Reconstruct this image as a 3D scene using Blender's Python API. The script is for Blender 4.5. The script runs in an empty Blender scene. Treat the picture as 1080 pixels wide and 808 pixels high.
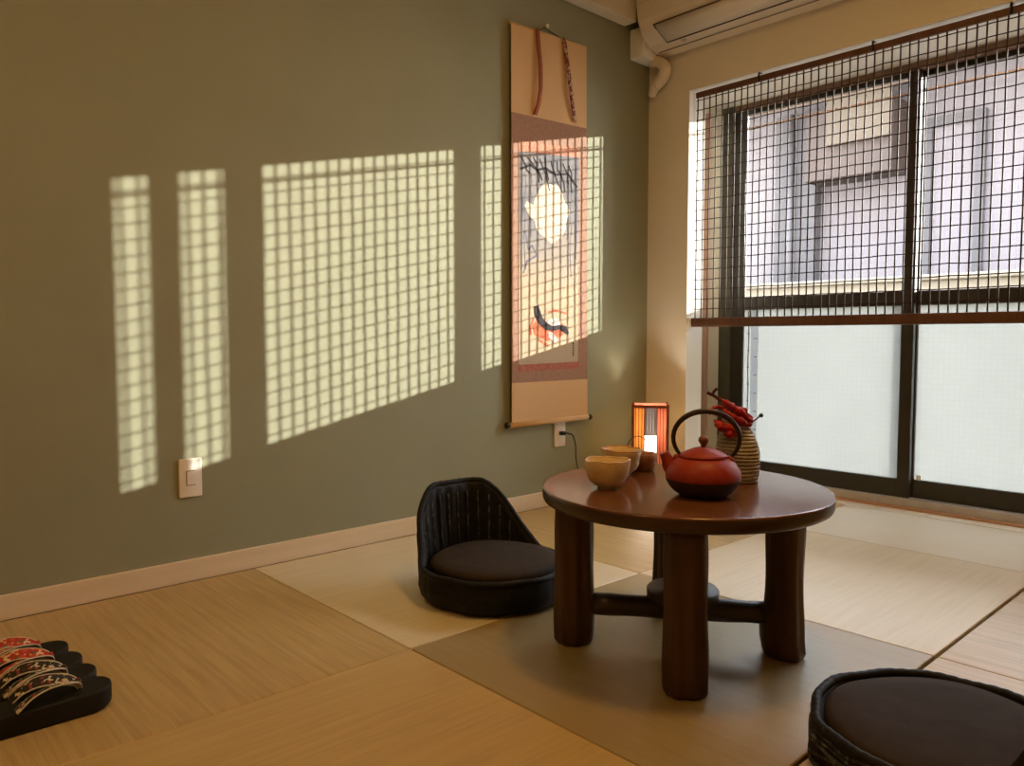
import bpy, bmesh, math, random
from mathutils import Vector, Matrix
random.seed(7)
PI = math.pi
S = bpy.context.scene
COL = S.collection

# ------------------------------------------------------------------ materials
MATS = {}
def new_mat(name):
    m = bpy.data.materials.new(name); m.use_nodes = True
    nt = m.node_tree
    b = nt.nodes.get('Principled BSDF')
    MATS[name] = m
    return m, nt, b

def N(nt, typ, **kw):
    n = nt.nodes.new(typ)
    for k, v in kw.items():
        setattr(n, k, v)
    return n

def ramp(nt, fac, stops, interp='LINEAR'):
    r = N(nt, 'ShaderNodeValToRGB')
    r.color_ramp.interpolation = interp
    e = r.color_ramp.elements
    while len(e) < len(stops):
        e.new(0.5)
    for i, (p, c) in enumerate(stops):
        e[i].position = p
        e[i].color = (c[0], c[1], c[2], 1)
    nt.links.new(fac, r.inputs[0])
    return r.outputs[0]

def coords(nt, scale=(1, 1, 1), rot=(0, 0, 0), kind='Object'):
    t = N(nt, 'ShaderNodeTexCoord')
    mp = N(nt, 'ShaderNodeMapping')
    mp.inputs['Scale'].default_value = scale
    mp.inputs['Rotation'].default_value = rot
    nt.links.new(t.outputs[kind], mp.inputs[0])
    return mp.outputs[0]

def noise(nt, vec, scale, detail=4, rough=.55, dist=0):
    n = N(nt, 'ShaderNodeTexNoise')
    n.inputs['Scale'].default_value = scale
    n.inputs['Detail'].default_value = detail
    n.inputs['Roughness'].default_value = rough
    n.inputs['Distortion'].default_value = dist
    nt.links.new(vec, n.inputs['Vector'])
    return n.outputs[0]

def bump(nt, b, h, strength, dist=.002):
    bp = N(nt, 'ShaderNodeBump')
    bp.inputs['Strength'].default_value = strength
    bp.inputs['Distance'].default_value = dist
    nt.links.new(h, bp.inputs['Height'])
    nt.links.new(bp.outputs[0], b.inputs['Normal'])

def simple(name, c1, c2=None, scale=30, rough=.6, spec=.4, bmp=0, stretch=(1, 1, 1), metal=0, lo=.35, hi=.65, bdist=.002, coat=0):
    m, nt, b = new_mat(name)
    b.inputs['Roughness'].default_value = rough
    b.inputs['Specular IOR Level'].default_value = spec
    b.inputs['Metallic'].default_value = metal
    b.inputs['Coat Weight'].default_value = coat
    if c2 is None:
        c2 = tuple(x * .85 for x in c1)
    v = coords(nt, stretch)
    n = noise(nt, v, scale)
    nt.links.new(ramp(nt, n, [(lo, c2), (hi, c1)]), b.inputs['Base Color'])
    if bmp:
        bump(nt, b, n, bmp, bdist)
    return m

def tatami(name, c1, c2, along):
    """rush weave: fine ribs across, long grain along the given axis"""
    m, nt, b = new_mat(name)
    b.inputs['Roughness'].default_value = .40
    b.inputs['Specular IOR Level'].default_value = .7
    st = (1.2, 26, 1) if along == 'x' else (26, 1.2, 1)
    n1 = noise(nt, coords(nt, st), 2.6, 5, .6)
    st2 = (5, 330, 1) if along == 'x' else (330, 5, 1)
    n2 = noise(nt, coords(nt, st2), 1.0, 2, .5)
    n3 = noise(nt, coords(nt, (1, 1, 1)), 1.7, 2)
    mx = N(nt, 'ShaderNodeMath', operation='MULTIPLY_ADD')
    nt.links.new(n2, mx.inputs[0]); mx.inputs[1].default_value = .45; nt.links.new(n1, mx.inputs[2])
    ad = N(nt, 'ShaderNodeMath', operation='MULTIPLY_ADD')
    nt.links.new(n3, ad.inputs[0]); ad.inputs[1].default_value = .25; nt.links.new(mx.outputs[0], ad.inputs[2])
    nt.links.new(ramp(nt, ad.outputs[0], [(.62, c2), (.98, c1)]), b.inputs['Base Color'])
    w = N(nt, 'ShaderNodeTexWave', wave_type='BANDS', bands_direction=('Y' if along == 'x' else 'X'))
    w.inputs['Scale'].default_value = 70
    w.inputs['Distortion'].default_value = .3
    nt.links.new(coords(nt), w.inputs['Vector'])
    bump(nt, b, w.outputs[1], .25, .0012)
    return m

def wood(name, c1, c2, axis='z', rough=.4, spec=.5, scale=7, coat=0, bmp=.1, c3=None):
    m, nt, b = new_mat(name)
    b.inputs['Roughness'].default_value = rough
    b.inputs['Specular IOR Level'].default_value = spec
    b.inputs['Coat Weight'].default_value = coat
    b.inputs['Coat Roughness'].default_value = .12
    st = {'x': (.12, 1, 1), 'y': (1, .12, 1), 'z': (1, 1, .12)}[axis]
    v = coords(nt, st)
    n = noise(nt, v, scale, 8, .62, .8)
    n2 = noise(nt, v, scale * 9, 4, .6)
    mx = N(nt, 'ShaderNodeMath', operation='MULTIPLY_ADD')
    nt.links.new(n2, mx.inputs[0]); mx.inputs[1].default_value = .3; nt.links.new(n, mx.inputs[2])
    stops = [(.42, c2), (.85, c1)] if c3 is None else [(.42, c2), (.7, c1), (.9, c3)]
    nt.links.new(ramp(nt, mx.outputs[0], stops), b.inputs['Base Color'])
    if bmp:
        bump(nt, b, mx.outputs[0], bmp, .0015)
    return m

def emit(name, col, strength):
    m, nt, b = new_mat(name)
    b.inputs['Base Color'].default_value = (*col, 1)
    b.inputs['Emission Color'].default_value = (*col, 1)
    b.inputs['Emission Strength'].default_value = strength
    return m

def paper(name, c1, c2, transl=.5, scale=30, stretch=(1, 1, 1)):
    m, nt, b = new_mat(name)
    out = nt.nodes['Material Output']
    n = noise(nt, coords(nt, stretch), scale, 5)
    col = ramp(nt, n, [(.35, c2), (.65, c1)])
    d = N(nt, 'ShaderNodeBsdfDiffuse'); t = N(nt, 'ShaderNodeBsdfTranslucent'); mx = N(nt, 'ShaderNodeMixShader')
    nt.links.new(col, d.inputs[0]); nt.links.new(col, t.inputs[0])
    mx.inputs[0].default_value = transl
    nt.links.new(d.outputs[0], mx.inputs[1]); nt.links.new(t.outputs[0], mx.inputs[2])
    nt.links.new(mx.outputs[0], out.inputs[0])
    return m

# wall plaster (sage green)
def plaster(name, c1, c2, rough=.75, bm=.25, scale=3):
    m, nt, b = new_mat(name)
    b.inputs['Roughness'].default_value = rough
    b.inputs['Specular IOR Level'].default_value = .25
    v = coords(nt)
    n = noise(nt, v, scale, 6, .6)
    nt.links.new(ramp(nt, n, [(.3, c2), (.7, c1)]), b.inputs['Base Color'])
    f = noise(nt, v, 140, 3)
    bump(nt, b, f, bm, .001)
    return m

plaster('sage_plaster', (.300, .302, .203), (.275, .278, .186))
plaster('cream_plaster', (.75, .70, .60), (.72, .67, .57))
plaster('white_plaster', (.80, .77, .70), (.77, .74, .67))
plaster('ceiling_paint', (.74, .66, .50), (.71, .63, .48))
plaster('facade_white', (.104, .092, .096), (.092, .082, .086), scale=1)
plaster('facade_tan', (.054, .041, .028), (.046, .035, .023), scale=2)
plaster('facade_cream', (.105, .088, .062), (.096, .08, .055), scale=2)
simple('exterior_ground', (.14, .135, .125), (.12, .115, .105), 4, .9)
simple('exterior_brown', (.025, .014, .009), (.020, .011, .007), 3, .7)
simple('exterior_grey', (.040, .036, .037), (.034, .031, .032), 3, .7)
tatami('rush_cross', (.53, .37, .145), (.38, .255, .092), 'x')  # base tones differ by weave direction, carrying the directional sheen
tatami('rush_long', (.55, .385, .145), (.46, .315, .115), 'y')
tatami('rush_olive_sheen', (.335, .245, .095), (.295, .21, .08), 'x')  # dull sheen of the turned weave put into a darker base colour
tatami('rush_daylit', (.74, .67, .54), (.69, .62, .49), 'x')  # window daylight on the floor is put into this paler colour
tatami('rush_lit', (.67, .57, .38), (.60, .50, .32), 'y')  # light on the weave, mostly from the window, mixed into the base colour
wood('baseboard_wood', (.78, .66, .48), (.70, .57, .40), 'y', .55)
wood('pale_board', (.80, .72, .60), (.72, .64, .52), 'x', .45)
wood('threshold_wood', (.52, .30, .18), (.40, .21, .12), 'x', .5)
wood('head_wood', (.22, .12, .06), (.15, .08, .04), 'x', .5)
wood('trim_wood', (.62, .40, .30), (.50, .30, .22), 'z', .5)
wood('table_top_wood', (.135, .050, .020), (.075, .026, .011), 'x', .17, .45, 5, .08, .02, (.14, .055, .024))
wood('table_edge_wood', (.050, .020, .009), (.030, .011, .005), 'x', .35)
wood('table_leg_wood', (.085, .034, .012), (.034, .013, .005), 'z', .42, .4, 9, 0, .2)
wood('hub_wood', (.045, .028, .020), (.028, .017, .012), 'x', .4)
simple('sash_bronze', (.034, .029, .018), (.028, .024, .015), 20, .42, .5, metal=.15)
simple('sash_bronze_light', (.085, .075, .045), (.07, .06, .036), 20, .45, .5, metal=.2)
simple('sill_grey', (.50, .47, .46), (.44, .41, .40), 20, .4, .5)
simple('white_plastic', (.82, .77, .68), (.79, .74, .65), 8, .35, .5)
simple('ac_white', (.76, .68, .56), (.74, .66, .54), 6, .4, .45)
simple('duct_white', (.84, .85, .85), (.82, .83, .83), 6, .45, .4)
simple('dark_line', (.035, .012, .010), None, 30, .5)
simple('black_rubber', (.012, .012, .013), (.008, .008, .008), 30, .45)
simple('steel', (.55, .55, .53), (.45, .45, .43), 40, .3, .5, metal=1)
simple('white_cord', (.80, .78, .72), None, 60, .5)

# woven, cloth-wrapped wicker with worn pale scuffs
def wicker():
    m, nt, b = new_mat('black_wicker')
    b.inputs['Roughness'].default_value = .62
    b.inputs['Specular IOR Level'].default_value = .22
    v = coords(nt)
    n = noise(nt, v, 55, 5, .65)
    n2 = noise(nt, coords(nt, (1, 1, .18)), 42, 5, .7)
    base = ramp(nt, n, [(.35, (.0035, .0035, .004)), (.7, (.012, .011, .011))])
    scuff = ramp(nt, n2, [(.66, (0, 0, 0)), (.78, (1, 1, 1))])
    mx = N(nt, 'ShaderNodeMix', data_type='RGBA')
    nt.links.new(scuff, mx.inputs[0]); nt.links.new(base, mx.inputs[6]); mx.inputs[7].default_value = (.10, .105, .11, 1)
    nt.links.new(mx.outputs[2], b.inputs['Base Color'])
    bump(nt, b, n, .5, .003)
    return m
wicker()
def scuffed():
    m, nt, b = new_mat('scuffed_rib')
    b.inputs['Roughness'].default_value = .6
    n2 = noise(nt, coords(nt, (1, 1, .5)), 120, 5, .75)
    nt.links.new(ramp(nt, n2, [(.50, (.006, .006, .007)), (.66, (.13, .135, .14))]), b.inputs['Base Color'])
scuffed()
simple('cushion_cloth', (.034, .023, .015), (.026, .017, .011), 25, .85, .2, .15, bdist=.004)
# pots and tableware
simple('red_enamel', (.30, .026, .010), (.25, .020, .008), 60, .5, .35, .15)
simple('pot_base_brown', (.045, .022, .014), (.03, .015, .010), 60, .6, .3, .2)
simple('iron_handle', (.022, .009, .008), (.015, .006, .006), 40, .4, .5)
wood('knob_wood', (.22, .060, .025), (.12, .03, .013), 'z', .4)
def bowl_glaze():
    m, nt, b = new_mat('bowl_glaze')
    b.inputs['Roughness'].default_value = .45
    v = coords(nt)
    n = noise(nt, v, 26, 6, .65)
    n2 = noise(nt, v, 160, 3, .6)
    mx = N(nt, 'ShaderNodeMath', operation='MULTIPLY_ADD')
    nt.links.new(n2, mx.inputs[0]); mx.inputs[1].default_value = .25; nt.links.new(n, mx.inputs[2])
    nt.links.new(ramp(nt, mx.outputs[0], [(.40, (.30, .16, .06)), (.50, (.60, .42, .20)), (.9, (.72, .54, .29))]), b.inputs['Base Color'])
    bump(nt, b, n2, .3, .001)
bowl_glaze()
simple('bowl_rim_brown', (.55, .28, .10), (.42, .19, .06), 60, .4)
simple('vase_clay', (.40, .355, .285), (.31, .265, .205), 45, .8, .2, .3)
simple('vase_groove', (.05, .035, .024), None, 45, .9, .1)
simple('red_petal', (.42, .018, .014), (.22, .008, .008), 70, .6, .3, .6, bdist=.004)
simple('petal_pale', (.62, .48, .36), None, 60, .6)
simple('dark_twig', (.10, .012, .010), (.05, .008, .007), 60, .7)
simple('black_berry', (.01, .008, .008), None, 60, .5)
simple('brown_clay', (.36, .15, .06), (.26, .10, .04), 50, .6)
simple('wire_dark', (.10, .09, .08), None, 50, .4, .5, metal=.6)
# lantern
paper('lantern_orange', (.80, .52, .25), (.66, .36, .14), .4, 20, (1, 1, .15))
paper('lantern_cream', (.84, .74, .58), (.78, .66, .48), .4, 20)
paper('lantern_grey', (.52, .50, .52), (.42, .40, .44), .35, 20, (1, 1, .2))
paper('lantern_red', (.78, .44, .34), (.64, .30, .22), .4, 16, (1, 1, .4))
simple('lantern_frame', (.26, .070, .035), (.17, .040, .022), 30, .5)
emit('lantern_glow', (1.0, .95, .85), 5.0)
# scroll
def silk(name, c1, c2, s=160):
    m, nt, b = new_mat(name)
    b.inputs['Roughness'].default_value = .7
    b.inputs['Specular IOR Level'].default_value = .2
    v = coords(nt)
    n = noise(nt, v, s, 3, .6)
    nt.links.new(ramp(nt, n, [(.35, c2), (.65, c1)]), b.inputs['Base Color'])
silk('scroll_beige', (.66, .42, .21), (.63, .40, .195))
silk('scroll_brocade', (.36, .20, .125), (.29, .155, .095), 90)
silk('scroll_strip', (.40, .10, .07), (.55, .32, .18), 200)
silk('scroll_strip_red', (.30, .045, .035), (.46, .20, .12), 240)
silk('ribbon_silk', (.36, .12, .045), (.24, .055, .022), 220)
def rib2():
    m, nt, b = new_mat('ribbon_patterned')
    b.inputs['Roughness'].default_value = .7
    n = noise(nt, coords(nt), 70, 2, .5)
    nt.links.new(ramp(nt, n, [(.46, (.16, .022, .012)), (.56, (.55, .34, .20))], 'LINEAR'), b.inputs['Base Color'])
rib2()
def painting():
    m, nt, b = new_mat('painting_silk')
    b.inputs['Roughness'].default_value = .75
    b.inputs['Specular IOR Level'].default_value = .15
    v = coords(nt)
    n = noise(nt, v, 5, 6, .6)
    # grey ink wash in the upper half, bare pale silk towards the foot
    sx = N(nt, 'ShaderNodeSeparateXYZ'); nt.links.new(v, sx.inputs[0])
    mr = N(nt, 'ShaderNodeMapRange')
    mr.inputs['From Min'].default_value = .95; mr.inputs['From Max'].default_value = 1.35
    nt.links.new(sx.outputs[2], mr.inputs['Value'])
    mu = N(nt, 'ShaderNodeMath', operation='MULTIPLY')
    nt.links.new(n, mu.inputs[0]); nt.links.new(mr.outputs[0], mu.inputs[1])
    nt.links.new(ramp(nt, mu.outputs[0], [(.0, (.46, .36, .24)), (.35, (.27, .25, .235)), (.62, (.15, .15, .17))]), b.inputs['Base Color'])
painting()
simple('moon_white', (.66, .58, .46), (.58, .51, .41), 30, .8, .1)
simple('ink_black', (.035, .030, .035), (.06, .05, .055), 60, .8, .1)
simple('ink_grey', (.15, .145, .17), (.22, .21, .24), 60, .8, .1)
simple('ink_red', (.62, .10, .05), (.52, .20, .10), 60, .8, .1)
simple('ink_white', (.66, .62, .56), None, 60, .8, .1)
# sandals
simple('sandal_black', (.006, .0055, .005), (.009, .008, .007), 50, .6, .3, .1)
def strap_mat(name, cols, scale):
    m, nt, b = new_mat(name)
    b.inputs['Roughness'].default_value = .65
    v = N(nt, 'ShaderNodeTexVoronoi'); v.inputs['Scale'].default_value = scale
    nt.links.new(coords(nt), v.inputs['Vector'])
    sp = N(nt, 'ShaderNodeSeparateColor'); nt.links.new(v.outputs['Color'], sp.inputs[0])
    nt.links.new(ramp(nt, sp.outputs[0], cols, 'CONSTANT'), b.inputs['Base Color'])
strap_mat('strap_red', [(0, (.42, .025, .015)), (.55, (.55, .07, .03)), (.74, (.70, .62, .45)), (.86, (.10, .10, .07)), (.93, (.66, .40, .12))], 150)
strap_mat('strap_black', [(0, (.010, .009, .009)), (.55, (.55, .50, .38)), (.72, (.02, .016, .014)), (.86, (.30, .04, .03)), (.93, (.60, .56, .46))], 190)
simple('strap_lining', (.62, .45, .27), None, 80, .8)
simple('strap_piping', (.72, .66, .54), None, 80, .7)
# blind
wood('blind_stick', (.048, .017, .009), (.026, .010, .006), 'z', .55)
simple('blind_cord', (.030, .012, .008), None, 90, .7)
wood('blind_roll', (.135, .055, .025), (.075, .028, .013), 'z', .55, .4, 22)

def glass():
    m, nt, b = new_mat('clear_glass')
    out = nt.nodes['Material Output']
    t = N(nt, 'ShaderNodeBsdfTransparent'); t.inputs[0].default_value = (.95, .96, .96, 1)
    g = N(nt, 'ShaderNodeBsdfGlossy'); g.inputs['Roughness'].default_value = .02
    f = N(nt, 'ShaderNodeFresnel'); f.inputs[0].default_value = 1.35
    mx = N(nt, 'ShaderNodeMixShader')
    nt.links.new(f.outputs[0], mx.inputs[0]); nt.links.new(t.outputs[0], mx.inputs[1]); nt.links.new(g.outputs[0], mx.inputs[2])
    nt.links.new(mx.outputs[0], out.inputs[0])
glass()
def frosted():
    m, nt, b = new_mat('frosted_glass')
    out = nt.nodes['Material Output']
    v = coords(nt)
    br = N(nt, 'ShaderNodeTexBrick'); br.inputs['Scale'].default_value = 1
    br.offset = 0
    br.inputs['Color1'].default_value = (1, 1, 1, 1); br.inputs['Color2'].default_value = (.975, .98, .975, 1)
    br.inputs['Mortar'].default_value = (.93, .94, .93, 1)
    br.inputs['Mortar Size'].default_value = .0012
    br.inputs['Brick Width'].default_value = .022; br.inputs['Row Height'].default_value = .022
    mp = coords(nt, (1, 1, 1), (PI / 2, 0, 0))
    nt.links.new(mp, br.inputs['Vector'])
    n = noise(nt, v, 3, 4)
    c = ramp(nt, n, [(.3, (.195, .196, .182)), (.7, (.207, .208, .193))])
    mu = N(nt, 'ShaderNodeMix', data_type='RGBA', blend_type='MULTIPLY'); mu.inputs[0].default_value = 1
    nt.links.new(c, mu.inputs[6]); nt.links.new(br.outputs[0], mu.inputs[7])
    d = N(nt, 'ShaderNodeBsdfDiffuse'); t = N(nt, 'ShaderNodeBsdfTranslucent'); mx = N(nt, 'ShaderNodeMixShader')
    nt.links.new(mu.outputs[2], d.inputs[0]); nt.links.new(mu.outputs[2], t.inputs[0])
    mx.inputs[0].default_value = .78
    nt.links.new(d.outputs[0], mx.inputs[1]); nt.links.new(t.outputs[0], mx.inputs[2])
    rf = N(nt, 'ShaderNodeBsdfRefraction'); rf.inputs['IOR'].default_value = 1.45; rf.inputs['Roughness'].default_value = .27
    rf.inputs['Color'].default_value = (.93, .96, .95, 1)
    m2 = N(nt, 'ShaderNodeMixShader'); m2.inputs[0].default_value = .28
    nt.links.new(mx.outputs[0], m2.inputs[1]); nt.links.new(rf.outputs[0], m2.inputs[2])
    nt.links.new(m2.outputs[0], out.inputs[0])
frosted()
paper('film_edge', (.74, .76, .78), (.70, .72, .75), .8, 20)

# ------------------------------------------------------------------ mesh builder
class MB:
    def __init__(s):
        s.bm = bmesh.new(); s.mi = 0
    def _mark(s, faces, smooth):
        for f in faces:
            f.material_index = s.mi; f.smooth = smooth
    def box(s, x0, x1, y0, y1, z0, z1, bev=0, seg=2, M=None):
        tmp = bmesh.new()
        bmesh.ops.create_cube(tmp, size=1)
        for v in tmp.verts:
            v.co = Vector((x0 + (v.co.x + .5) * (x1 - x0), y0 + (v.co.y + .5) * (y1 - y0), z0 + (v.co.z + .5) * (z1 - z0)))
        if bev:
            bmesh.ops.bevel(tmp, geom=tmp.edges[:], offset=bev, segments=seg, profile=.5, affect='EDGES')
        if M:
            bmesh.ops.transform(tmp, matrix=M, verts=tmp.verts[:])
        s._merge(tmp, bev > 0 and seg > 2)
        return s
    def _merge(s, tmp, smooth):
        vm = {}
        for v in tmp.verts:
            vm[v.index if False else v] = s.bm.verts.new(v.co)
        for f in tmp.faces:
            try:
                nf = s.bm.faces.new([vm[v] for v in f.verts])
                nf.material_index = s.mi; nf.smooth = smooth
            except ValueError:
                pass
        tmp.free()
    def grid(s, rows, close_u=False, close_v=False, smooth=True):
        """rows: list of lists of points (same length)"""
        V = [[s.bm.verts.new(p) for p in r] for r in rows]
        nr, nc = len(V), len(V[0])
        for i in range(nr if close_v else nr - 1):
            for j in range(nc if close_u else nc - 1):
                a, b_, c, d = V[i][j], V[i][(j + 1) % nc], V[(i + 1) % nr][(j + 1) % nc], V[(i + 1) % nr][j]
                try:
                    f = s.bm.faces.new((a, b_, c, d)); f.material_index = s.mi; f.smooth = smooth
                except ValueError:
                    pass
        return V
    def cap(s, ring, flip=False, smooth=False):
        r = list(ring)
        if flip: r.reverse()
        try:
            f = s.bm.faces.new(r); f.material_index = s.mi; f.smooth = smooth
        except ValueError:
            pass
    def lathe(s, prof, n=48, M=None, wob=None, cap=True, smooth=True):
        rows = []
        for k, (r, z) in enumerate(prof):
            row = []
            for i in range(n):
                a = 2 * PI * i / n
                rr = r if wob is None else r + wob(a, r, z)
                p = Vector((rr * math.cos(a), rr * math.sin(a), z))
                row.append(M @ p if M else p)
            rows.append(row)
        V = s.grid(rows, close_u=True, smooth=smooth)
        if cap:
            s.cap(V[0], True); s.cap(V[-1])
        return s
    def tube(s, pts, rad, n=10, cap=True, closed=False, flat=None):
        pts = [Vector(p) for p in pts]
        m = len(pts)
        rows = []
        up = None
        for i, p in enumerate(pts):
            if closed:
                t = (pts[(i + 1) % m] - pts[i - 1]).normalized()
            else:
                t = (pts[min(i + 1, m - 1)] - pts[max(i - 1, 0)]).normalized()
            if up is None:
                up = Vector((0, 0, 1)) if abs(t.z) < .9 else Vector((1, 0, 0))
            s_ = t.cross(up).normalized(); up = s_.cross(t).normalized()
            r = rad[i] if isinstance(rad, (list, tuple)) else rad
            k = flat if flat else 1
            rows.append([p + (s_ * math.cos(2 * PI * j / n) + up * math.sin(2 * PI * j / n) * k) * r for j in range(n)])
        V = s.grid(rows, close_u=True, close_v=closed)
        if cap and not closed:
            s.cap(V[0], True); s.cap(V[-1])
        return s
    def prism(s, poly, h, M=None, smooth=False):
        """poly: 2D points (ccw) in local xy, extruded 0..h in z"""
        a = [Vector((p[0], p[1], 0)) for p in poly]; b_ = [Vector((p[0], p[1], h)) for p in poly]
        if M:
            a = [M @ p for p in a]; b_ = [M @ p for p in b_]
        A = [s.bm.verts.new(p) for p in a]; B = [s.bm.verts.new(p) for p in b_]
        n = len(A)
        s.cap(A, True); s.cap(B)
        for i in range(n):
            f = s.bm.faces.new((A[i], A[(i + 1) % n], B[(i + 1) % n], B[i])); f.material_index = s.mi; f.smooth = smooth
        return s
    def build(s, name, mats, parent=None, loc=None, rotz=0, auto=True, sub=0):
        me = bpy.data.meshes.new(name)
        bmesh.ops.remove_doubles(s.bm, verts=s.bm.verts[:], dist=1e-6)
        bmesh.ops.recalc_face_normals(s.bm, faces=s.bm.faces[:])
        s.bm.to_mesh(me); s.bm.free()
        for m in (mats if isinstance(mats, (list, tuple)) else [mats]):
            me.materials.append(MATS[m])
        o = bpy.data.objects.new(name, me); COL.objects.link(o)
        if parent: o.parent = parent
        if loc: o.location = loc
        o.rotation_euler.z = rotz
        if sub:
            sm = o.modifiers.new('s', 'SUBSURF'); sm.levels = sub; sm.render_levels = sub
        return o

def smooth_path(P, n=6):
    out = []
    P = [Vector(p) for p in P]
    for i in range(len(P) - 1):
        p0, p1, p2, p3 = P[max(i - 1, 0)], P[i], P[i + 1], P[min(i + 2, len(P) - 1)]
        for k in range(n):
            t = k / n
            out.append(.5 * ((2 * p1) + (-p0 + p2) * t + (2 * p0 - 5 * p1 + 4 * p2 - p3) * t * t + (-p0 + 3 * p1 - 3 * p2 + p3) * t ** 3))
    out.append(P[-1]); return out

def thing(name, label, cat, loc=(0, 0, 0), rotz=0, group=None):
    o = bpy.data.objects.new(name, None); COL.objects.link(o)
    o.empty_display_size = .05
    o.location = loc; o.rotation_euler.z = rotz
    o['label'] = label; o['category'] = cat; o['kind'] = 'thing'
    if group: o['group'] = group
    return o
def tag(o, label, cat, group=None, kind='thing'):
    o['label'] = label; o['category'] = cat; o['kind'] = kind
    if group: o['group'] = group
    return o
def struct(o, label=None):
    o['kind'] = 'structure'
    if label: o['label'] = label
    return o

# ------------------------------------------------------------------ setting
XW = -2.40          # face of the sage wall
YC = 3.13           # face of the column and lintel
YS = 3.56           # plane of the sliding sashes
XR, YB, ZC = 1.7, -1.9, 2.45
struct(MB().box(XW - .12, XW, YB, 3.70, -.03, ZC).build('wall_left', 'sage_plaster'), 'sage green plastered wall carrying the hanging scroll')
struct(MB().box(XR, XR + .1, YB, 3.70, -.03, ZC).build('wall_right', 'cream_plaster'), 'cream plaster side wall')
struct(MB().box(XW - .12, XR + .1, YB - .1, YB, -.03, ZC).build('wall_rear', 'cream_plaster'), 'cream plaster rear wall')
struct(MB().box(XW - .12, XR + .1, YB - .1, 3.70, ZC, ZC + .08).build('ceiling', 'ceiling_paint'), 'warm white ceiling')
struct(MB().box(XW - .12, XR + .1, YB - .1, 3.70, -.10, -.031).build('floor', 'pale_board'), 'floor under the tatami mats')
fl2 = MB()
fl2.box(XW, XR, YB, .169, -.03, 0); fl2.box(-.630, XR, .173, 1.049, -.03, 0); fl2.box(.247, XR, 1.053, YC - .001, -.03, 0)
struct(fl2.build('floor', 'rush_long'), 'tatami covered floor on the near side of the room')
# window wall: column, lintel, niche return, right part
w = MB()
w.box(XW, -2.163, YC, 3.26, 0, ZC)                       # column at the corner
w.box(-2.163, XR, YC, 3.66, 1.912, ZC)                   # lintel over the opening
w.box(XW, -2.163, 3.26, 3.66, 1.912, ZC)
w.box(XW, -2.225, 3.53, 3.66, 0, 1.912)                  # niche return beside the sash frame
w.box(-.31, XR, YC, 3.66, -.03, 1.912)                   # right of the opening
struct(w.build('wall_window', 'cream_plaster'), 'cream plaster window wall with corner column and lintel')
struct(MB().box(-2.330, -2.302, 3.515, 3.53, 0, 1.912, .002).build('trim_1', 'trim_wood'), 'narrow brown wooden strip between column and sash frame')
struct(MB().box(XW, XW + .072, YB, 2.935, 2.222, ZC, .004).build('trim_2', 'ceiling_paint'), 'beige beam along the top of the sage wall')
b = MB(); b.box(XW, XW + .016, YB, YC, 0, .066, .0015)
struct(b.build('baseboard_left', 'baseboard_wood'), 'pale wooden baseboard below the sage wall')
struct(MB().box(-2.163, -.31, 3.425, 3.498, -.03, .001).build('trim_3', 'pale_board'), 'strip along the window threshold with bright daylight put into its pale colour')  # bright daylight band beside the threshold, drawn as a pale strip
struct(MB().box(XW, -2.163, 3.26, 3.53, -.03, .001).build('trim_4', 'pale_board'), 'pale board in the niche beside the column')

# window: frame, threshold and two sliding sashes
wr = bpy.data.objects.new('window_1', None); COL.objects.link(wr)
wr['kind'] = 'structure'; wr['label'] = 'floor-level sliding window in dark bronze frame with frosted lower panes'
m = MB(); m.box(-2.225, -.31, 3.498, 3.515, -.03, .012, .002); m.build('threshold', 'threshold_wood', wr)
m = MB(); m.box(-2.225, -.31, 3.515, 3.65, -.03, .046, .003); m.build('sill_track', 'sill_grey', wr)
m = MB()
m.box(-2.225, -2.158, 3.505, 3.64, .046, 1.912, .003)
h_ = MB(); h_.box(-2.158, -.345, 3.512, 3.645, 1.880, 1.911, .003); h_.build('head_beam', 'head_wood', wr)
m.box(-.345, -.31, 3.515, 3.64, .046, 1.912, .003)
m.build('window_frame', 'sash_bronze_light', wr)
m = MB(); m.box(-2.158, -.345, 3.60, 3.606, 1.808, 1.817); m.build('upper_track', 'threshold_wood', wr)
def sash(x0, x1, y, st0, st1, film):
    root = MB()
    d = .028
    root.box(x0, x0 + st0, y, y + d, .048, 1.884, .003)
    root.box(x1 - st1, x1, y, y + d, .048, 1.884, .003)
    root.box(x0 + st0, x1 - st1, y, y + d, .048, .128, .003)
    root.box(x0 + st0, x1 - st1, y, y + d, .888, .950, .003)
    root.box(x0 + st0, x1 - st1, y, y + d, 1.858, 1.884, .003)
    o = root.build('sash', 'sash_bronze', wr)
    MB().box(x0 + st0 - .004, x1 - st1 + .004, y + .012, y + .016, .945, 1.862).build('clear_pane', 'clear_glass', o)
    MB().box(x0 + st0 - .004, x1 - st1 + .004, y + .012, y + .016, .124, .89).build('frosted_pane', 'frosted_glass', o)
    if film:
        e = MB()
        e.tube([(x0 + st0 + .028 + .002 * math.sin(k * 1.7), y + .009, .13 + k * .075) for k in range(11)], .0022, 6)
        for k in range(9):
            e.box(x0 + st0 + .022, x0 + st0 + .034, y + .006, y + .010, .17 + .085 * k, .176 + .085 * k)
        e.build('draught_cord', 'exterior_grey', o)
        f = MB()
        for k in range(8):
            f.box(x0 + st0 + .058, x0 + st0 + .078, y + .0085, y + .0105, .19 + .092 * k, .193 + .092 * k)
        f.build('tape_mark', 'dark_line', o)
        MB().box(x0 + st0 + .042, x0 + st0 + .080, y + .0095, y + .0115, .13, .885).build('film_strip', 'film_edge', o)
    return o
sash(-2.160, -1.277, 3.524, .064, .052, True)
so = sash(-1.337, -.340, 3.556, .066, .052, False)
m = MB(); m.box(-1.255, -1.239, 3.546, 3.556, .128, .15, .002); m.build('sash_stopper', 'white_plastic', so)
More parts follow.
